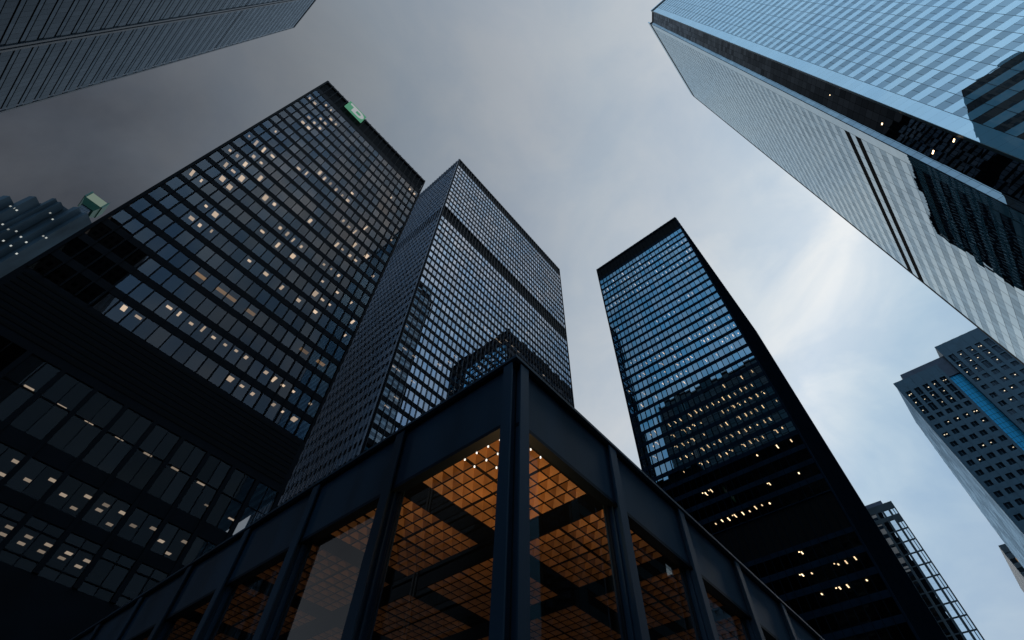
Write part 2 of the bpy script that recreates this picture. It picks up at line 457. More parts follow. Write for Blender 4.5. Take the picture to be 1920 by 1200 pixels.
def tower(root, own, X0, X1, Y0, Y1, bays_x, bays_y, rows, wh, top, louv, gmat, smat, zbase=0.0, side=None, low=None):
    """bays_x/bays_y: (first edge, pitch, count) for the faces along X / Y; rows: pane centre heights from the top down"""
    body = MB()
    body.box(X0 + 6, X1 - 6, Y0 + 6, Y1 - 6, 0, top - 1)                 # core
    edges = sorted([(r - wh / 2, r + wh / 2) for r in rows])
    opens = sorted(edges + [tuple(l) for l in louv])
    z = zbase
    for lo, hi in opens:
        if lo > z + .01:
            body.box(X0, X1, Y0, Y1, z, lo)
        z = hi
    body.box(X0, X1, Y0, Y1, z, top)
    ax, px, nx = bays_x; ay, py, ny = bays_y
    ex0, ex1 = ax, ax + px * nx
    ey0, ey1 = ay, ay + py * ny
    # corner columns stand 3 mm proud of the slabs
    e = .003
    for (xa, xb) in ((X0 - e, ex0), (ex1, X1 + e)):
        for (ya, yb) in ((Y0 - e, ey0), (ey1, Y1 + e)):
            body.box(xa, xb, ya, yb, zbase, top - .02)
    body.build('body', smat, root)
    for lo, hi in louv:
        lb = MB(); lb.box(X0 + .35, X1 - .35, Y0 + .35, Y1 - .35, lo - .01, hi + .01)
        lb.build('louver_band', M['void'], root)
    cells = []; back = []; sides = []
    for r in rows:
        for k in range(nx):
            x = ax + px * (k + .5)
            (cells if side is None else sides).append((Vector((x, Y0 + .07, r)), NY, px - .03, wh))
            back.append((Vector((x, Y1 - .07, r)), PY, px - .03, wh))
        for k in range(ny):
            y = ay + py * (k + .5)
            cells.append((Vector((X0 + .07, y, r)), NX, py - .03, wh))
            back.append((Vector((X1 - .07, y, r)), PX, py - .03, wh))
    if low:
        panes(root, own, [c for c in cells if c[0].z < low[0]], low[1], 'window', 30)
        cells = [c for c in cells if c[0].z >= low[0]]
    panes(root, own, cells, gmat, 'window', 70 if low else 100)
    panes(root, own, back, M['gw'], 'rear_window', 0)  # duller panes put in so mirror images of the backs stay dark
    if sides: panes(root, own, sides, side, 'side_window', 0)

def mullions(root, n, coords, fixed, z0, z1, mat='flange', d=.20, w=.085):
    me = mullion_mesh(n, z1 - z0, M[mat], d, w)
    for c in coords:
        p = (c, fixed, z0) if abs(n.y) > .5 else (fixed, c, z0)
        place('mullion', me, root, p)

# --- tower with the green roof sign (left)
T1 = thing('office_tower', 'black steel office tower carrying a green lit sign at its roof edge', 'skyscraper', (3.6, 54, 0), 'black steel and glass towers')
X0, X1, Y0, Y1 = -13.55, 20.72, 54.0, 92.0
rows1 = [127.66 - 3.9 * k for k in range(22)]
body = MB()
tower(T1, 't1', X0, X1, Y0, Y1, (-13.2, 1.527, 22), (54.35, 1.53, 24), rows1, 2.80, 138.8, [(131.2, 137.9)], M['g1'], M['steel'], zbase=36.6)
mullions(T1, NY, [-13.2 + 1.527 * k for k in range(23)], Y0, 44.3, 138.7, 'steel', .18, .075)
# machine floor and the tall storeys below it
lo = MB()
lo.box(X0 + 7, X1 - 7, Y0 + 7, Y1 - 7, 0, 36.5)
for za, zb in ((28.48, 30.0), (24.48, 25.62), (0, 20.85)):
    lo.box(X0, X1, Y0, Y1, za, zb)
lo.build('podium', M['steel'], T1)
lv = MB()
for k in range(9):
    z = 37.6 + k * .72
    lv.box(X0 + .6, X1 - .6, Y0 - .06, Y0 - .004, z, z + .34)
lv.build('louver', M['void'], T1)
cells = []
dividers = [-13.2 + 3.054 * j for j in range(12)]
post = MB(); post.box(-.22, .22, -.18, .25, 0, 15.7); post_me = post.mesh('post', M['steel'])
for x in dividers[:-1]:
    place('post', post_me, T1, (x, Y0, 20.87))
place('post', post_me, T1, (20.4, Y0, 20.87))
bars = MB()
for za, zb in ((33.42, 33.5), (23.6, 23.68), (21.62, 21.7)):
    bars.box(X0 + .3, X1 - .3, Y0 + .02, Y0 + .10, za, zb)
for x in dividers[:-1]:
    bars.box(x + 1.49, x + 1.565, Y0 + .012, Y0 + .11, 20.86, 36.58)
bars.build('glazing_bar', M['steel'], T1)
for x in dividers[:-1]:
    for dx in (.86, 2.2):
        for za, zb in ((30.0, 33.42), (33.5, 36.6), (25.62, 28.48), (20.85, 21.62), (21.7, 23.6), (23.68, 24.48)):
            cells.append((Vector((x + dx, Y0 + .13, (za + zb) / 2)), NY, 1.27, zb - za))
panes(T1, 't1', cells, M['gl'], 'window', 100)
cl = MB()
for z in (36.62, 28.5, 24.5):
    cl.box(X0 + .3, X1 - .3, Y0 + .3, Y0 + 6.9, z - .03, z - .008)
cl.build('ceiling', M['ceil'], T1)
LIT1 = cellset("0.1 0.9 0.11 0.14 1.1 1.7 1.9 1.11 1.12 1.14 2.0 2.3 2.4 2.9 2.10 2.11 2.12 2.13 3.0 3.2 3.3 3.4 3.9 3.10 3.12 3.13 3.15 3.16 4.1 4.2 4.3 4.11 4.15 4.16 5.1 5.16 5.21 6.8 6.12 6.21 7.8 7.12 7.20 8.7 8.14 8.20 9.7 9.13 9.16 9.20 10.7 10.13 10.14 10.20 11.7 11.11 11.13 11.16 11.20 12.7 12.13 12.14 12.20 13.6 13.7 13.16 13.20 14.9 14.20 14.21 15.9 15.11 15.13 15.16 15.21 16.9 16.11 16.13 16.14 16.15 16.20 16.21 17.8 17.10 17.11 17.13 17.15 17.16 17.20 18.3 18.11 18.14 18.15 18.20 18.21 19.10 19.20 19.21 20.0 20.14 20.21 21.0 21.7 21.11 21.15 21.16 21.20")
items = []
for b, r in LIT1:
    top_ = 127.66 - 3.9 * r + 1.40
    d = .95 if r < 6 else (.75 + .5 * random.random())
    ln = .5 if r < 5 else random.choice((.4, .6, .95, 1.15))
    items.append((-13.2 + 1.527 * (b + .5) + random.uniform(-.25, .1), Y0 + d, top_, random.choice((.26, .4, .5, .7)), ln))
lowit = []
for x, z in [(-4.9, 33.6), (-4.4, 30.5), (-2, 33.5), (.7, 31.7), (.6, 30.4), (.6, 33.4), (3.1, 30.4), (3.5, 33.4), (6, 31.6), (5.9, 30.3), (6.4, 33.3), (9.3, 33.3), (11.3, 31.5), (12.2, 33.2), (14, 31.5), (16.8, 31.4),
             (-1.4, 27.6), (-1.4, 26.3), (.2, 26.7), (1.6, 27.5), (3, 26.8), (4.6, 27.5), (4.3, 26.2), (6.2, 27.5), (6, 26.9), (7.7, 27.5), (7.4, 26.2), (10.7, 27.4), (9.1, 26.9), (11.9, 26.7), (13.8, 27.5), (13, 26),
             (1.6, 23.1), (1.6, 22.5), (3.1, 23), (3, 22.4), (4.6, 23), (4.5, 22.4), (6.2, 23), (6, 22.5), (7.7, 23), (7.4, 22.4)]:
    ctop = 36.58 if z > 29.5 else (28.46 if z > 25 else 24.46)
    dd = (ctop - z) / (z - 1.6) * 54
    x2 = x * (54 + dd) / 54
    lowit.append((x2, Y0 + max(.5, dd), ctop, .55 if z < 29 else .9, .5 if z < 29 else .3))
lamps(T1, items, M['lcool'], limit=100)
lamps(T1, lowit, M['llow'], limit=60)
for b, r in ((7, 18), (9, 18), (10, 18), (12, 18), (18, 18), (20, 18)):  # large dim panels glow in place of warmly lit ceilings
    mbw = MB(); mbw.box(-.7, .7, -.3, .3, -.06, 0)
    place('ceiling_light', mbw.mesh('ceiling_light', M['lglow']), T1, (-13.2 + 1.527 * (b + .5), Y0 + 1.45, 127.66 - 3.9 * r + 1.40))

# sign on the roof edge
sg = thing('roof_sign', 'green lit rectangular sign with white letters on the black tower roof edge', 'sign', (-4.0, 53.6, 133.85))
mb = MB(); mb.box(-6.65, -1.37, 53.40, 53.72, 133.85, 138.78)
sgp = mb.build('sign_panel', M['sgreen'], sg)
def letter_box(mb, x0, x1, z0, z1, y=53.40):
    mb.box(x0, x1, y - .10, y - .004, z0, z1)
mb = MB()                                     # T and D sharing one stem
letter_box(mb, -6.1, -3.2, 137.2, 138.1)       # bar of the T running into the D
letter_box(mb, -5.0, -3.95, 134.5, 137.2)      # stem
n = 14
for k in range(n):                             # bowl of the D
    a0, a1 = -math.pi / 2 + math.pi * k / n, -math.pi / 2 + math.pi * (k + 1) / n
    P = []
    for a, ro in ((a0, 1), (a1, 1), (a1, .5), (a0, .5)):
        rx, rz = (1.55, 1.8) if ro == 1 else (.65, .9)
        P.append((-3.2 + rx * math.cos(a), 136.3 + rz * math.sin(a)))
    f = [(x, 53.30, z) for x, z in P]; g = [(x, 53.396, z) for x, z in P]
    mb.quad(f[0], f[3], f[2], f[1])
    mb.quad(f[0], f[1], g[1], g[0]); mb.quad(f[2], f[3], g[3], g[2])
letter_box(mb, -3.95, -3.2, 134.5, 135.4)
lt = mb.build('letters', M['swhite'], sg)
lt.parent = sgp; lt.location = (0, 0, 0)

# --- tallest black tower, corner towards the viewer
T2 = thing('office_tower', 'tall black steel tower showing two faces and a dark louver band below its top', 'skyscraper', (36.5, 68.57, 0), 'black steel and glass towers')
X0, X1, Y0, Y1 = 36.35, 110.1, 68.57, 105.6
rows2 = [163.4 - 3.77 * k for k in range(41)]
rows2 = [174.75 + 3.77 * k for k in range(11, -1, -1)] + rows2
tower(T2, 't2', X0, X1, Y0, Y1, (36.7, 1.523, 48), (68.95, 1.523, 24), rows2, 2.5, 225.0, [(165.8, 172.6), (218.4, 224.3)], M['g2'], M['steel'], zbase=9)
mullions(T2, NY, [36.7 + 1.523 * k for k in range(49)], Y0, 9, 224.9, 'flange', .16, .07)
mullions(T2, NX, [68.95 + 1.523 * k for k in range(25)], X0, 9, 224.9, 'painted_sheen', .30, .055)
items = []
for b, r in cellset("0.17 0.21 1.19 1.21 1.24 2.23 3.19 4.21 8.18 10.17 11.16 17.10 17.15 18.10 19.10 21.10 22.10 24.9 26.9 28.6 28.9 31.5 37.9"):
    items.append((36.7 + 1.523 * (b + .5), Y0 + .75, 163.4 - 3.77 * r + 1.25, 1.1, .3))
lamps(T2, items, M['lcool'])

# --- third black tower, right of centre
T3 = thing('office_tower', 'slim black tower with blue glass and rows of lit windows, right of the centre', 'skyscraper', (100, 7.6, 0), 'black steel and glass towers')
X0, X1, Y0, Y1 = 100.0, 172.0, 7.48, 44.45
rows3 = [173.3 - 3.70 * k for k in range(31)] + [173.3 - 3.70 * k for k in range(33, 45)]
tower(T3, 't3', X0, X1, Y0, Y1, (100.4, 1.515, 47), (7.78, 1.514, 24), rows3, 2.56, 184.3, [(176.2, 183.4), (53.4, 60.8)], M['g3'], M['steel_t3'], zbase=8, side=M['gw'], low=(76, M['gl']))  # duller side and low panes paint in the reflection of dark buildings
mullions(T3, NX, [7.78 + 1.514 * k for k in range(25)], X0, 8, 184.2, 'flange_t3', .14, .06)
mullions(T3, NY, [100.4 + 1.515 * k for k in range(48)], Y0, 8, 184.2, 'flange_t3')
LIT3 = cellset("0.2 0.4 0.15 0.16 0.17 0.24 1.2 1.4 1.5 1.16 1.17 1.21 1.23 1.26 1.27 1.34 1.35 2.2 2.5 2.13 2.17 2.18 2.22 2.23 2.24 2.25 2.26 2.29 2.34 3.2 3.5 3.7 3.14 3.15 3.17 3.21 3.22 3.23 3.24 3.25 3.27 3.34 3.35 4.1 4.2 4.5 4.10 4.13 4.14 4.15 4.16 4.22 4.23 4.24 4.25 4.26 4.35 5.2 5.5 5.10 5.15 5.16 5.18 5.22 5.23 5.24 5.25 5.26 6.2 6.5 6.15 6.16 6.21 6.22 6.23 6.24 6.25 6.26 6.27 6.29 6.33 6.34 6.35 7.2 7.4 7.5 7.10 7.15 7.18 7.22 7.23 7.25 7.26 7.30 7.34 8.5 8.15 8.22 8.23 8.24 8.25 8.30 9.1 9.2 9.4 9.11 9.17 9.22 9.24 9.25 9.26 9.30 10.2 10.5 10.11 10.17 10.22 10.25 10.26 10.30 11.2 11.11 11.15 11.16 11.17 11.18 11.22 11.25 11.26 11.30 12.1 12.2 12.5 12.15 12.16 12.17 12.18 12.19 12.22 12.23 12.24 12.25 12.30 13.2 13.5 13.11 13.18 13.22 13.23 13.25 13.26 13.30 14.1 14.2 14.3 14.4 14.5 14.13 14.15 14.18 14.23 14.24 14.26 14.28 14.30 15.3 15.4 15.5 15.15 15.16 15.17 15.18 15.22 15.23 15.24 15.25 15.28 15.30 16.2 16.4 16.5 16.14 16.15 16.18 16.22 16.24 16.25 17.1 17.2 17.4 17.10 17.14 17.15 17.17 17.22 17.23 17.24 17.25 17.26 18.2 18.4 18.5 18.14 18.15 18.19 19.5 19.14 19.15 19.16 20.1 20.2 20.4 20.5 20.14 20.16 20.18 20.22 20.23 21.2 21.4 21.5 21.14 21.19 21.22 21.23 21.24 22.2 22.5 22.9 23.2 23.5 23.17")
items = []
for b, r in LIT3:
    d = 1.0 if r > 12 else .8
    items.append((X0 + d + random.uniform(-.1, .35), 7.78 + 1.514 * (b + .5) + random.uniform(-.2, .2), 173.3 - 3.7 * r + 1.22, random.choice((.6, 1.0, 1.3)) if r > 18 else random.choice((.5, .9)), .22 if r > 12 else .32))
for b, r in random.sample(LIT3, 60):
    if r > 14: items.append((X0 + .55, 7.78 + 1.514 * (b + .5) + .3, 173.3 - 3.7 * r + 1.22, .3, .2))
lamps(T3, [i for i in items if i[2] > 122], M['l3up'], limit=60)
lamps(T3, [i for i in items if i[2] <= 122], M['l3'], limit=100)

# ------------------------------------------------------------------ white glass tower (right)
F = thing('glass_tower', 'very tall white glass tower with a black notched corner and dark window stripes', 'skyscraper', (78, -54, 0))
FX, FY, TOPF = 54.3, -30.0, 286.5
P0 = Vector((54.9, -33.4)); P1 = Vector((58.4, -31.25))
core = MB()
core.prism([(FX + .03, -77), (102, -77), (102, FY - .03), (58.5, FY - .03), (58.5, -31.3), (54.95, -33.45), (FX + .03, -33.45)], 0, TOPF)
core.build('body', M['steel'], F)
zc0 = 125.9
rowsF = [zc0 + 3.92 * k for k in range(-29, 40)]
WH = 1.92
wc, pc = [], []
xs1 = [-35.75 - 2.887 * k for k in range(15)]
LOUV = (104.7, 100.75)
nearest = lambda v: min(rowsF, key=lambda r: abs(r - v))
lr = {nearest(103.0), nearest(99.1)}
for r in rowsF:
    for k in range(14):
        ya, yb = xs1[k], xs1[k] - 2.887
        for h_ in (0, 1):
            wc.append((Vector((FX + .014, ya - 1.4435 * (h_ + .5), r)), NX, 1.39, WH))
        pc.append((Vector((FX, (ya + yb) / 2, r + 1.96)), NX, 2.80, 3.92 - WH - .07))
    # corner panel strip of the west face
    pc.append((Vector((FX, -34.58, r)), NX, 2.26, WH)); pc.append((Vector((FX, -34.58, r + 1.96)), NX, 2.26, 3.92 - WH - .03))
    # north face
    for k in range(14):
        xa = 60.6 + 2.887 * k
        if xa > 101: break
        if r not in lr:
            for h_ in (0, 1):
                wc.append((Vector((xa + 1.4435 * (h_ + .5), FY - .014, r)), PY, 1.39, WH))
        pc.append((Vector((xa + 1.4435, FY, r + 1.96)), PY, 2.79, 3.92 - WH - .10))
    pc.append((Vector((59.48, FY, r)), PY, 2.14, WH)); pc.append((Vector((59.48, FY, r + 1.96)), PY, 2.14, 3.92 - WH - .02))
panes(F, 'fcp', wc, M['fw'], 'window')
panes(F, 'fcp', pc, M['fp'], 'cladding_panel')
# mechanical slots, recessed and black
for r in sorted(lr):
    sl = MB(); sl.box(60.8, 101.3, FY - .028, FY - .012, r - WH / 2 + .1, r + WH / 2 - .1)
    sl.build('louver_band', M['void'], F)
# slim return face of the notch: narrow windows
rc = []
for r in rowsF:
    rc.append((Vector((58.44, -30.57, r)), NX, .80, WH)); rc.append((Vector((58.44, -30.57, r + 1.96)), NX, .80, 1.9))
    rc.append((Vector((58.44, -31.1, r)), NX, .16, WH)); rc.append((Vector((58.44, -31.1, r + 1.96)), NX, .16, 1.9))
panes(F, 'fcp', rc, M['fw'], 'notch_window', 60)
u = (P1 - P0).normalized(); nrm = Vector((-u.y, u.x, 0)); ln = (P1 - P0).length
nc = []
mid = (P0 + P1) / 2
for r in rowsF:
    for k in range(3):
        p = P0 + u * ln * (k + .5) / 3
        for dz in (0, 1.96):
            nc.append((Vector((p.x, p.y, r + dz)) + nrm * .06, nrm, ln / 3 - .05, 1.90))
panes(F, 'fcp', nc, M['fn'], 'notch_glass', 40)
edge = MB()
edge.box(FX - .03, FX + .7, -33.42, -33.36, 0, TOPF + .6)
edge.build('corner_trim', matte("teal anodised trim", (.06, .11, .115), .35, .15, .3), F)
rim = MB()
rim.box(FX + .02, FX + .5, -77, -33.46, TOPF, TOPF + 1.2); rim.box(58.42, 101.9, FY - .5, FY - .05, TOPF, TOPF + 4.2)
rim.build('parapet', M['fp'], F)
for p, sz in (((57.15, -32.05, 92.23), .5), ((57.69, -31.73, 78.67), .8), ((55.41, -33.1, 75.5), .7), ((56.43, -32.49, 110.73), .25)):  # glowing plates on the notch glass stand in for ceiling lights behind it
    q = Vector(p) + nrm * .09
    mbq = MB()
    for sx in (-1, 1):
        a = q + Vector((u.x, u.y, 0)) * sz * .5 * sx
    ex = Vector((u.x, u.y, 0)) * sz * .35; ez = Vector((0, 0, .14)); ey = nrm * .03
    mbq.quad(-ex - ez + ey, ex - ez + ey, ex + ez + ey, -ex + ez + ey); mbq.quad(-ex + ez + ey, ex + ez + ey, ex + ez, -ex + ez)
    mbq.quad(-ex - ez, ex - ez, ex - ez + ey, -ex - ez + ey)
    place('notch_light', mbq.mesh('notch_light', M['l3']), F, q)

# ------------------------------------------------------------------ steel clad tower (top left)
K = thing('steel_tower', 'grey blue steel clad tower with thin dark window lines in the upper left corner', 'skyscraper', (-68, 49, 0))
KX = -46.0
core = MB(); core.box(-90, KX - .35, 14, 89.3, 0, 243.2)
core.build('body', M['steel'], K)
wk, pk = [], []
rk0 = 97.7
gl_ = 1.19
for j in range(-22, 37):
    z = rk0 + 3.91 * j
    mech = 172.5 < z < 179.5
    for (ya, n) in ((72.75, 14), (71.15, 0)):
        pass
    segs = [(89.4 - gl_ * k, 89.4 - gl_ * (k + 1)) for k in range(14)]
    y = 71.2
    segs += [(y - gl_ * k, y - gl_ * (k + 1)) for k in range(48)]
    for a, b in segs:
        c = (a + b) / 2
        wk.append((Vector((KX - .05, c, z + .72)), PX, gl_ - .02, .92 if not mech else .5))
        pk.append((Vector((KX, c, z + 2.48)), PX, gl_ - .035, 2.32))
panes(K, 'tl', wk, M['lw'], 'window')
panes(K, 'tl', pk, M['lp'], 'cladding_panel')
pil = MB()
for a, b in ((71.25, 71.75), (72.1, 72.6)):
    pil.box(KX - .2, KX + .16, a, b, 0, 243.4)
pil.box(KX - .2, KX + .05, 89.42, 89.9, 0, 243.6)
pil.build('pilaster', matte("steel pilaster", (.05, .075, .095), .35, .1, .3), K)
cap = MB(); cap.box(-90, KX + .06, 14, 89.9, 243.7, 244.6); cap.build('parapet', M['stone_c'], K)

# ------------------------------------------------------------------ granite tower with the blue glass strip (right edge)
A = thing('granite_tower', 'dark granite tower with punched windows and a bright blue glass strip', 'office building', (260, -47, 0))
AX = 220.0
STONE = M['stone_a']
YA, YB, YC, YD = -26.6, -43.9, -48.2, -74.0
b = MB()
prof = [(AX + .5, 0), (296, 0), (294, 108), (289, 124), (279, 137), (264, 155), (252, 166.2), (AX + .5, 166.2)]
def xz(mb, prof, y0, y1):
    n = len(prof); i = len(mb.v)
    mb.v += [(x, y0, z) for x, z in prof] + [(x, y1, z) for x, z in prof]
    for k in range(n):
        j = (k + 1) % n
        mb.f.append((i + k, i + n + k, i + n + j, i + j)); mb.m.append(0)
    mb.f.append(tuple(i + k for k in range(n))); mb.m.append(0)
    mb.f.append(tuple(i + n + k for k in reversed(range(n)))); mb.m.append(0)
xz(b, prof, YB, YA - .5)
b.box(AX + .5, 250, YD, YC, 0, 174.6)
b.box(AX + 2.2, 250, YC, YB, 0, 164)
b.build('body', STONE, A)
b = MB(); b.box(AX + .9, 250, -48.15, -31, 166.65, 169.8); b.box(AX + .9, 250, -48.15, -43.95, 159.6, 166.64); b.build('penthouse', M['pent_a'], A)
# piers and bands in front of the recessed windows
pr = MB()
def wing(y_hi, y_lo, first, n, ztop, tall):
    ws = 1.95
    lo_y = y_lo
    cuts = [y_hi]
    for k in range(n):
        c = first - 3.28 * k
        cuts += [c + ws / 2, c - ws / 2]
    cuts.append(y_lo)
    for k in range(0, len(cuts), 2):
        pr.box(AX, AX + .52, cuts[k + 1], cuts[k], 0, ztop)
    rows = [158.3 - 4.4 * k for k in range(36)] if not tall else [166.3 - 4.4 * k for k in range(38)]
    ww = []
    for k in range(n):
        c = first - 3.28 * k
        zt = ztop - .02
        for i, r in enumerate(rows):
            h = 2.15 if i > 2 else 3.9
            zb = r + h / 2
            pr.box(AX + .06, AX + .5, c - ws / 2 + .003, c + ws / 2 - .003, zb, zt)
            zt = r - h / 2
            for dy in (-.5, .5):
                ww.append((Vector((AX + .42, c + dy, r)), NX, .86, h))
        pr.box(AX + .06, AX + .5, c - ws / 2 + .003, c + ws / 2 - .003, 0, zt)
    return ww, rows
wA, rA = wing(YA, YB, -28.9, 5, 166.6, False)
wB, rB = wing(YC, YD, -50.3, 7, 175.0, True)
pr.build('facade', STONE, A)
panes(A, 'a', wA + wB, M['ga'], 'window')
# side wall panels of the north side
sd_ = MB()
for k in range(24):
    for j in range(37):
        xa, xb, za, zb = AX + .54 + k * 3.28, AX + .54 + k * 3.28 + 3.22, j * 4.5, j * 4.5 + 4.44
        lim = next((x0 + (x1 - x0) * (zb - z0) / (z1 - z0) for (x0, z0), (x1, z1) in zip(prof[1:6], prof[2:7]) if z0 <= zb <= z1), 252)
        if xb > lim: xb = lim
        if xb - xa > .3:
            sd_.box(xa, xb, YA - .49, YA - .40 + random.random() * .02, za, zb)
sd_.build('side_cladding', M['side_a'], A)
bs = []
for k in range(66):
    for j in range(4):
        bs.append((Vector((AX + 1.6, YB - .53 - 1.07 * j, 159 - 2.2 * k)), NX, .98, 2.05))
panes(A, 'a', bs, M['gblue'], 'blue_glass')
items = []
for y, z in [(-28.3, 159.9), (-29, 158.4), (-27.9, 158.3), (-28.8, 153.8), (-32.2, 154), (-35.5, 154), (-38.7, 154.1), (-29.5, 150.8), (-28.9, 149.3), (-35.5, 149.7), (-38.7, 149.6), (-31.7, 141.1), (-29.2, 138.4), (-28.9, 136.3), (-35.3, 140.6), (-38.6, 140.9), (-40.8, 141), (-42, 140.9), (-41.9, 136.5), (-38, 127.2), (-35.3, 126.4), (-31.6, 123.2), (-41.5, 123.3),
             (-35.6, 160.4), (-37.8, 160.6), (-40.9, 158.5), (-41.9, 158.5), (-50.3, 152), (-57.7, 147.7), (-57.4, 145.2), (-54.2, 142.8), (-61, 147.6), (-54.2, 138.3), (-61.1, 170.7), (-60.3, 167.1), (-60.9, 166), (-60.4, 160.7), (-60.9, 157), (-57.6, 166.1), (-57.6, 161.4), (-54.2, 166), (-54.1, 161.3), (-50.2, 161.1), (-54.3, 156.8), (-50.4, 157.3)]:
    rows = rA if y > -45 else rB
    r = min(rows, key=lambda q: abs(q - z))
    first = -28.9 if y > -45 else -50.3
    c = first - 3.28 * round((first - y) / 3.28)
    items.append((AX + .47, c + random.choice((-.4, .4)), r + random.uniform(.1, .5), .04, random.uniform(.45, .7)))
mbl = MB(); mbl.box(-.02, .02, -.2, .2, -.13, .13); me_l = mbl.mesh('ceiling_light', M['lfar'])
for x, y, z, sx, sy in items:
    place('ceiling_light', me_l, A, (x - .09, y, z))

# ------------------------------------------------------------------ charcoal building with mirror windows (bottom right)
B = thing('charcoal_tower', 'charcoal office block with bright mirror windows peeking from behind the slim black tower', 'office building', (215, 20, 0))
BX = 200.0
b = MB()
b.box(BX + .4, 232, .45, 44, 0, 108.6)
b.build('body', M['stone_b'], B)
b = MB(); b.box(BX + 3, 228, 3.2, 40, 108.6, 111.9); b.build('penthouse', M['pent_b'], B)
fr = MB()
cols = [(.80, 1.30), (1.55, 2.15), (2.85, 4.25)] + [(4.9 + 2.1 * k, 6.3 + 2.1 * k) for k in range(17)]
prev = .42
for a, c in cols:
    fr.box(BX, BX + .41, prev, a, 0, 109.0); prev = c
fr.box(BX, BX + .41, prev, 44, 0, 109.0)
rowsB = [99.35 - 3.9 * k + 1.75 for k in range(26)]
wb = []
for ci, (a, c) in enumerate(cols):
    zt = 109.0 - .02
    rr = [(106.55, 104.35)] if True else []
    for k, r in enumerate(rowsB):
        rr.append((r + 1.80 - (1.3 if (k == 0 and ci < 2) else 0), r - 1.80))
    for hi, lo_ in rr:
        fr.box(BX + .04, BX + .405, a + .003, c - .003, hi, zt); zt = lo_
        if c - a > 1 and hi - lo_ > 3:
            wb.append((Vector((BX + .3, (a + c) / 2, (hi + lo_) / 2 + .85)), NX, c - a, (hi - lo_) / 2 - .05))
            wb.append((Vector((BX + .3, (a + c) / 2, (hi + lo_) / 2 - .85)), NX, c - a, (hi - lo_) / 2 - .05))
        else:
            wb.append((Vector((BX + .3, (a + c) / 2, (hi + lo_) / 2)), NX, c - a, hi - lo_))
    fr.box(BX + .04, BX + .405, a + .003, c - .003, 0, zt)
fr.build('facade', M['stone_b'], B)
panes(B, 'b', wb, M['gb'], 'window')

# ------------------------------------------------------------------ far small tower, right edge
Cc = thing('grey_tower', 'small dark grey tower top with an amber lit window at the right edge', 'office building', (340, -45, 0))
b = MB(); b.box(320.3, 372, -70, -27.2, 0, 137.0)
b.build('body', M['stone_c'], Cc)
b = MB()
for k in range(30):
    b.box(320, 320.32, -70, -27.2, 132.6 - 4.2 * k - 2.1, 132.6 - 4.2 * k)
b.box(320, 320.32, -70, -27.2, 133.4, 137.2)
b.build('spandrel_band', M['stone_b'], Cc)
wcc = []
for k in range(30):
    for j in range(20):
        wcc.append((Vector((320.25, -28.5 - 2.1 * j, 132.6 - 4.2 * k - 3.15)), NX, 2.0, 2.0))
panes(Cc, 'c', wcc, M['gw'], 'window', 100)
b = MB(); b.box(320.05, 320.29, -31.6, -29.6, 128.45, 130.45)
b.build('lit_window', M['lamber'], Cc)

# ------------------------------------------------------------------ stepped tower with green lantern (left edge)
Y = thing('stepped_tower', 'stepped teal granite tower with a green capped lantern at the left edge', 'skyscraper', (-80, 255, 0))
BY = 234.0
b = MB()
def ribbed(x0, x1, y0, y1, z0, z1, rib=1.5):
    """shaft with saw-tooth bays on the side facing the viewer and on its right side"""
    poly = []
    n = max(1, round((x1 - x0) / (rib * 2)))
    st = (x1 - x0) / n
    for k in range(n):
        poly += [(x0 + st * k, y0), (x0 + st * (k + .5), y0 - st * .5)]
    poly.append((x1, y0))
    m_ = max(1, round((y1 - y0) / (rib * 2))); st2 = (y1 - y0) / m_
    for k in range(m_):
        poly += [(x1 + st2 * .5, y0 + st2 * (k + .5)), (x1, y0 + st2 * (k + 1))]
    poly.append((x0, y1))
    b.prism(poly, z0, z1)
ribbed(-69.3, -61.4, BY + 1, BY + 30, 0, 231.5, 2.0)
ribbed(-76.6, -71.8, BY, BY + 26, 0, 227.2, 1.2)
b.box(-72.2, -69, BY + 2, BY + 26, 0, 229)
ribbed(-81.3, -77.0, BY - 1, BY + 24, 0, 219.2, 2.1)
b.box(-77.2, -76.4, BY + .6, BY + 24, 0, 221)
ribbed(-85.6, -81.7, BY - 2, BY + 22, 0, 210, 1.9)
b.box(-81.8, -81.2, BY, BY + 22, 0, 211)
ribbed(-95, -86, BY - 2.5, BY + 22, 0, 205, 1.4)
b.build('shaft', M['stone_bay'], Y)
b = MB(); b.box(-68.6, -64.6, BY + 3, BY + 7, 231.5, 240.6)
for k in range(4):
    b.box(-68.7 + k * 1.03, -68.4 + k * 1.03, BY + 2.8, BY + 3, 231.5, 240.6)
for k in range(3):
    b.box(-68.65, -64.55, BY + 2.86, BY + 3, 233.4 + k * 2.4, 233.9 + k * 2.4)
b.build('lantern_shaft', M['stone_c'], Y)
b = MB()
def frustum(mb, x0, x1, y0, y1, z0, X0_, X1_, Y0_, Y1_, z1):
    i = len(mb.v)
    mb.v += [(x0, y0, z0), (x1, y0, z0), (x1, y1, z0), (x0, y1, z0), (X0_, Y0_, z1), (X1_, Y0_, z1), (X1_, Y1_, z1), (X0_, Y1_, z1)]
    for q_ in ((0, 3, 2, 1), (4, 5, 6, 7), (0, 1, 5, 4), (1, 2, 6, 5), (2, 3, 7, 6), (3, 0, 4, 7)):
        mb.f.append(tuple(i + k for k in q_)); mb.m.append(0)
frustum(b, -69.2, -63.6, BY + 2.4, BY + 7.8, 238.2, -71.0, -62.6, BY + .6, BY + 9, 241.6)
b.box(-71.2, -70.5, BY + .4, BY + 9.2, 241.6, 247.4); b.box(-62.9, -62.2, BY + .4, BY + 9.2, 241.6, 247.4)
b.build('lantern_base', M['green'], Y)
b = MB(); b.box(-70.48, -62.92, BY + .92, BY + 9.1, 241.62, 246.8); b.build('lantern_box', M['green'], Y)
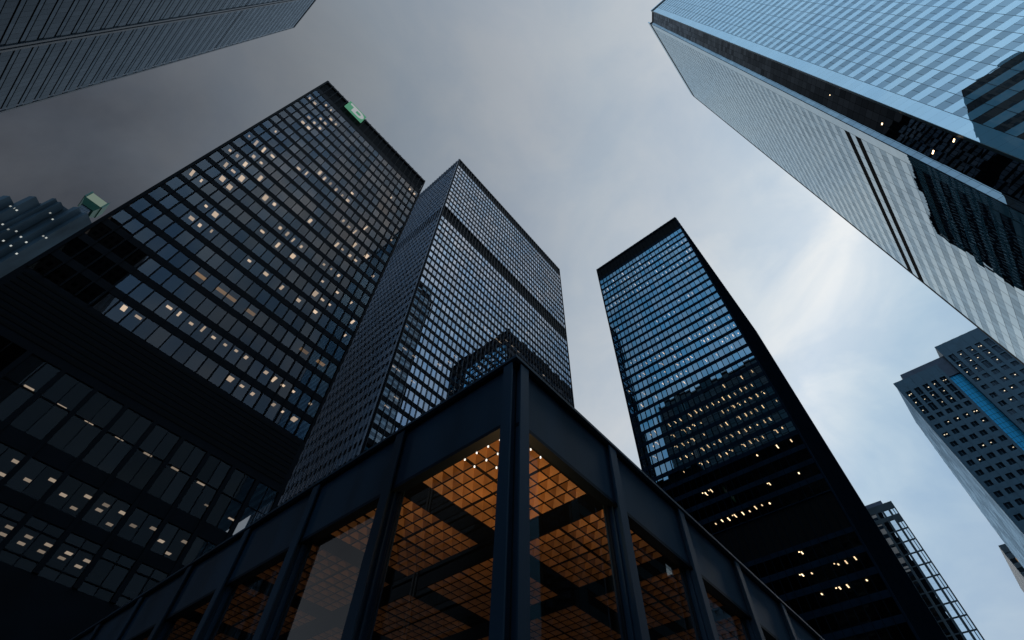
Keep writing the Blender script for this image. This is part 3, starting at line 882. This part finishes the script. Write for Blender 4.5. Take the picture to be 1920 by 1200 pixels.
b = MB(); b.box(-70.3, -63.1, BY + .5, BY + .9, 241.8, 246.7); b.build('lantern_panel', M['smint'], Y)
b = MB()
for x in (-69, -67, -65, -63.6):
    b.box(x, x + .12, BY + 4, BY + 4.12, 246.8, 252.4)
b.box(-69, -63.5, BY + 4.01, BY + 4.1, 249.6, 249.75)
b.build('antenna', M['stone_c'], Y)
mbl = MB(); mbl.box(-.3, .3, -.05, .05, -.45, .45); me_l = mbl.mesh('lit_window', M['ldim'])
for x, z in [(-80.2, 206.4), (-79, 206.7), (-77.7, 206.5), (-70.5, 216.1), (-67.7, 213.8), (-72.5, 195.3), (-70.4, 196.8), (-67.6, 195.6), (-64.8, 194.8), (-63.6, 202.7), (-62.4, 202.8), (-69.5, 189), (-66.5, 188.9), (-62.8, 187.1), (-75.2, 195.9)]:
    place('lit_window', me_l, Y, (x, BY - 2.9, z))

# ------------------------------------------------------------------ tower behind the viewer, mirrored in the glass
V = thing('brown_tower', 'dark stepped granite tower mirrored in the window stripes of the white glass tower', 'skyscraper', (-48, -115, 0))
b = MB()
b.box(-70, -26, -150, -86, 0, 168); b.box(-70, -27.5, -150, -92, 168, 188); b.box(-70, -30, -150, -101, 188, 212)
b.build('body', M['stone_w'], V)
wv = []
for k in range(48):
    z = 10 + 4.2 * k
    ys = -87.5 if z < 165 else (-93.5 if z < 185 else -102.5)
    xs = -26 if z < 165 else (-27.5 if z < 185 else -30)
    y = ys
    while y > -149:
        wv.append((Vector((xs + .03, y, z)), PX, 1.5, 2.4)); y -= 2.6
    x = xs - 1.5
    while x > -69:
        wv.append((Vector((x, ys + 1.53, z)), PY, 1.5, 2.4)); x -= 2.6
panes(V, 'v', wv, M['gw'], 'window', 0)

# ------------------------------------------------------------------ banking pavilion
Pv = thing('pavilion', 'low black steel and glass pavilion with a warm lit coffered ceiling', 'pavilion', (4.64, 4.07, 0))
PX0, PY0, GX, GY, PIT, NB = 4.64, 4.07, 4.91, 4.34, 3.0, 14
XE, YE = GX + PIT * NB + .27, GY + PIT * NB + .27
ZR, ZF0, ZF1 = 9.0, 7.55, 8.925
RC = .12
b = MB()
b.box(PX0 + .40, XE - .35, PY0 + .40, YE - .35, 8.25, 8.97)
b.build('roof', M['pav_dark'], Pv)
# thin coping that throws a shadow line over the fascia
b = MB()
b.box(PX0 - .03, XE, PY0 - .03, PY0 + .045, 8.93, ZR); b.box(PX0 - .03, PX0 + .045, PY0 + .048, YE, 8.93, ZR)
b.build('coping', M['pav'], Pv)
fmx = MB(); fmx.box(.02, PIT - .02, 0, .08, ZF0, ZF1); fmx_me = fmx.mesh('fascia_panel', M['pav'])
fmy = MB(); fmy.box(0, .08, .02, PIT - .02, ZF0, ZF1); fmy_me = fmy.mesh('fascia_panel', M['pav'])
for k in range(NB):
    place('fascia_panel', fmx_me, Pv, (GX + PIT * k, PY0 + RC, 0))
    place('fascia_panel', fmy_me, Pv, (PX0 + RC, GY + PIT * k, 0))
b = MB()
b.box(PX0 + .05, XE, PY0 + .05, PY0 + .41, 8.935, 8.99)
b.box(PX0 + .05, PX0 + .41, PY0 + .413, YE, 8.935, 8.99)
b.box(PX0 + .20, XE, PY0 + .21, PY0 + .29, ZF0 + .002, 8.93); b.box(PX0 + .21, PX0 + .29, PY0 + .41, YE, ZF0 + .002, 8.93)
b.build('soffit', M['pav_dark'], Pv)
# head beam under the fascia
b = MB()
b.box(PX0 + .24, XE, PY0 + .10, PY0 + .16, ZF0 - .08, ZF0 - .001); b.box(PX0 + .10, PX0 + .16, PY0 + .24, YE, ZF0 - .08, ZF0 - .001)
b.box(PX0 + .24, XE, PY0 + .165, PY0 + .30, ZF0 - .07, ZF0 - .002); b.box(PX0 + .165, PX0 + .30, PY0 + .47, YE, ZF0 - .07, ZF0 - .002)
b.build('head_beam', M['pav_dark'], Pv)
# columns: rolled sections, front flange, web and back flange
cx = MB()
cx.box(-.13, .13, 0, .030, 0, 8.898); cx.box(-.02, .02, .030, .34, 0, 8.898); cx.box(-.13, .13, .34, .37, 0, 8.2)
cx.box(-.085, .085, .17, .30, 0, 8.2)
cx_me = cx.mesh('column', M['pav'])
cyb = MB()
cyb.box(0, .030, -.13, .13, 0, 8.898); cyb.box(.030, .34, -.02, .02, 0, 8.898); cyb.box(.34, .37, -.13, .13, 0, 8.2)
cyb.box(.17, .30, -.085, .085, 0, 8.2)
cy_me = cyb.mesh('column', M['pav'])
for k in range(1, NB + 1):
    place('column', cx_me, Pv, (GX + PIT * k, PY0, 0))
    place('column', cy_me, Pv, (PX0, GY + PIT * k, 0))
# corner: two flanges round a dark recess
b = MB()
b.box(4.64, 4.67, 4.17, 4.385, 0, 8.898); b.box(4.67, 4.86, 4.262, 4.292, 0, 8.898)
b.box(4.79, 5.02, 4.07, 4.10, 0, 8.898); b.box(4.89, 4.92, 4.10, 4.26, 0, 8.898)
b.build('corner_column', M['pav'], Pv)
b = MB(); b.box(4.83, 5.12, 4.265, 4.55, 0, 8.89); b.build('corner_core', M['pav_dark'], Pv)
# glazing
cells = []
for k in range(NB):
    wpx = MB()
    cells.append((Vector((GX + PIT * (k + .5), PY0 + .275, 3.80)), NY, PIT - .26, 7.4))
    cells.append((Vector((PX0 + .275, GY + PIT * (k + .5), 3.80)), NX, PIT - .26, 7.4))
panes(Pv, 'pav', cells, M['gp'], 'window', 60)
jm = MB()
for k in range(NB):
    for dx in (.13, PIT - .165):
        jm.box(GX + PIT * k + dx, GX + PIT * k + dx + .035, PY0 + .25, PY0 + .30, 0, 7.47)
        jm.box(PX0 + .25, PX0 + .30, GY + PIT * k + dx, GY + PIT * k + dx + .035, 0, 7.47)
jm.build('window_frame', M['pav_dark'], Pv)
# ceiling grid
ZC = 7.82
bw = .31
bx = MB(); bx.box(-bw, bw, 0, PIT * NB, ZC - .02, ZC + .4); bx_me = bx.mesh('ceiling_beam', M['beam'])
by = MB(); by.box(bw + .003, PIT - bw - .003, -bw, bw, ZC - .02, ZC + .4); by_me = by.mesh('ceiling_beam', M['beam'])
for k in range(1, NB + 1):
    place('ceiling_beam', bx_me, Pv, (GX + PIT * k, GY + .22, 0))
be = MB(); be.box(.16, bw, .16, PIT * NB, ZC - .02, ZC + .4); place('ceiling_beam', be.mesh('ceiling_beam', M['beam']), Pv, (GX, GY, 0))
be = MB(); be.box(.163, PIT * NB, .157, bw, ZC - .018, ZC + .39); place('ceiling_beam', be.mesh('ceiling_beam', M['beam']), Pv, (GX, GY, 0))
bl = MB(); bl.box(.22, PIT * NB, -bw, bw, ZC - .012, ZC + .39); bl_me = bl.mesh('ceiling_beam', M['beam'])
for k in range(1, NB + 1):
    place('ceiling_beam', bl_me, Pv, (GX, GY + PIT * k, 0))
cf = MB()
span = PIT - 2 * bw
cw = (span - .036) / 8
for i in range(8):
    for j in range(8):
        x0 = i * cw + (.036 if i > 3 else 0); y0 = j * cw + (.036 if j > 3 else 0)
        x1, y1 = x0 + cw, y0 + cw
        r = .019
        a = [(x0, y0, 0), (x1, y0, 0), (x1, y1, 0), (x0, y1, 0)]
        c = [(x0 + r, y0 + r, 0), (x1 - r, y0 + r, 0), (x1 - r, y1 - r, 0), (x0 + r, y1 - r, 0)]
        ap = ((x0 + x1) / 2, (y0 + y1) / 2, .155)
        for k in range(4):
            l = (k + 1) % 4
            cf.quad(a[k], c[k], c[l], a[l], 1)
            cf.tri(c[k], ap, c[l], 0)
for q in range(2):
    pass
cf.box(4 * cw, 4 * cw + .036, 0, span, -.004, .03, 1); cf.box(0, span, 4 * cw, 4 * cw + .036, -.003, .029, 1)
cf_me = cf.mesh('coffer_panel', [M['coffer'], M['rim']])
for i in range(10):
    for j in range(10):
        place('coffer_panel', cf_me, Pv, (GX + PIT * i + bw, GY + PIT * j + bw, ZC))
# rest of the ceiling, far inside
b = MB()
b.box(GX + PIT * 10 + bw, XE - .4, GY + bw, YE - .4, ZC + .03, ZC + .1); b.box(GX + bw, GX + PIT * 10 + bw - .004, GY + PIT * 10 + bw, YE - .4, ZC + .03, ZC + .1)
b.build('ceiling', M['coffer'], Pv)
# bulbs at the crossings of the coffer grid near the corner
bulb = MB()
nseg = 8
for k in range(nseg):
    a0, a1 = 2 * math.pi * k / nseg, 2 * math.pi * (k + 1) / nseg
    p = [(.016 * math.cos(a), .016 * math.sin(a)) for a in (a0, a1)]
    bulb.quad((*p[0], -.035), (*p[1], -.035), (*p[1], 0), (*p[0], 0)); bulb.tri((0, 0, -.045), (*p[1], -.035), (*p[0], -.035))
bulb_me = bulb.mesh('ceiling_bulb', M['ldot'])
def lat(i): return i * cw + (.036 if i > 4 else (.018 if i == 4 else 0))
for i, j in ((0, 0), (0, 1), (0, 2), (0, 3), (0, 4), (1, 1), (1, 2), (1, 3), (1, 4), (2, 2), (2, 3), (3, 3), (1, 0), (2, 0), (3, 0)):
    place('ceiling_bulb', bulb_me, Pv, (GX + bw + max(.02, lat(i)), GY + bw + max(.02, lat(j)), ZC - .004))
b = MB(); b.box(PX0 + .5, XE - .5, PY0 + .5, YE - .5, .0, .15); b.build('floor', M['floor'], Pv)
# service core deep inside the hall
b = MB(); b.box(22, 36, 20, 34, .16, ZC - .05); b.build('core_wall', M['stone_w'], Pv)
# unseen warm area lights, added below the ceiling to light the coffers
def hall_fill(x, y, z, e, size):
    ld = bpy.data.lights.new('hall_fill', 'AREA'); ld.energy = e; ld.size = size; ld.color = (1, .62, .28)
    lo_ = bpy.data.objects.new('hall_fill', ld); COL.objects.link(lo_)
    lo_.parent = Pv; lo_.location = Vector((x, y, z)) - Pv.location; lo_.rotation_euler = (math.pi, 0, 0)
hall_fill(6.0, 5.4, 5.6, 56, .7)
hall_fill(12.5, 10.5, 2.6, 8, 1.5)
hall_fill(16.0, 6.5, 2.6, 10, 1.5)
hall_fill(7.0, 14.0, 2.6, 8, 1.5)
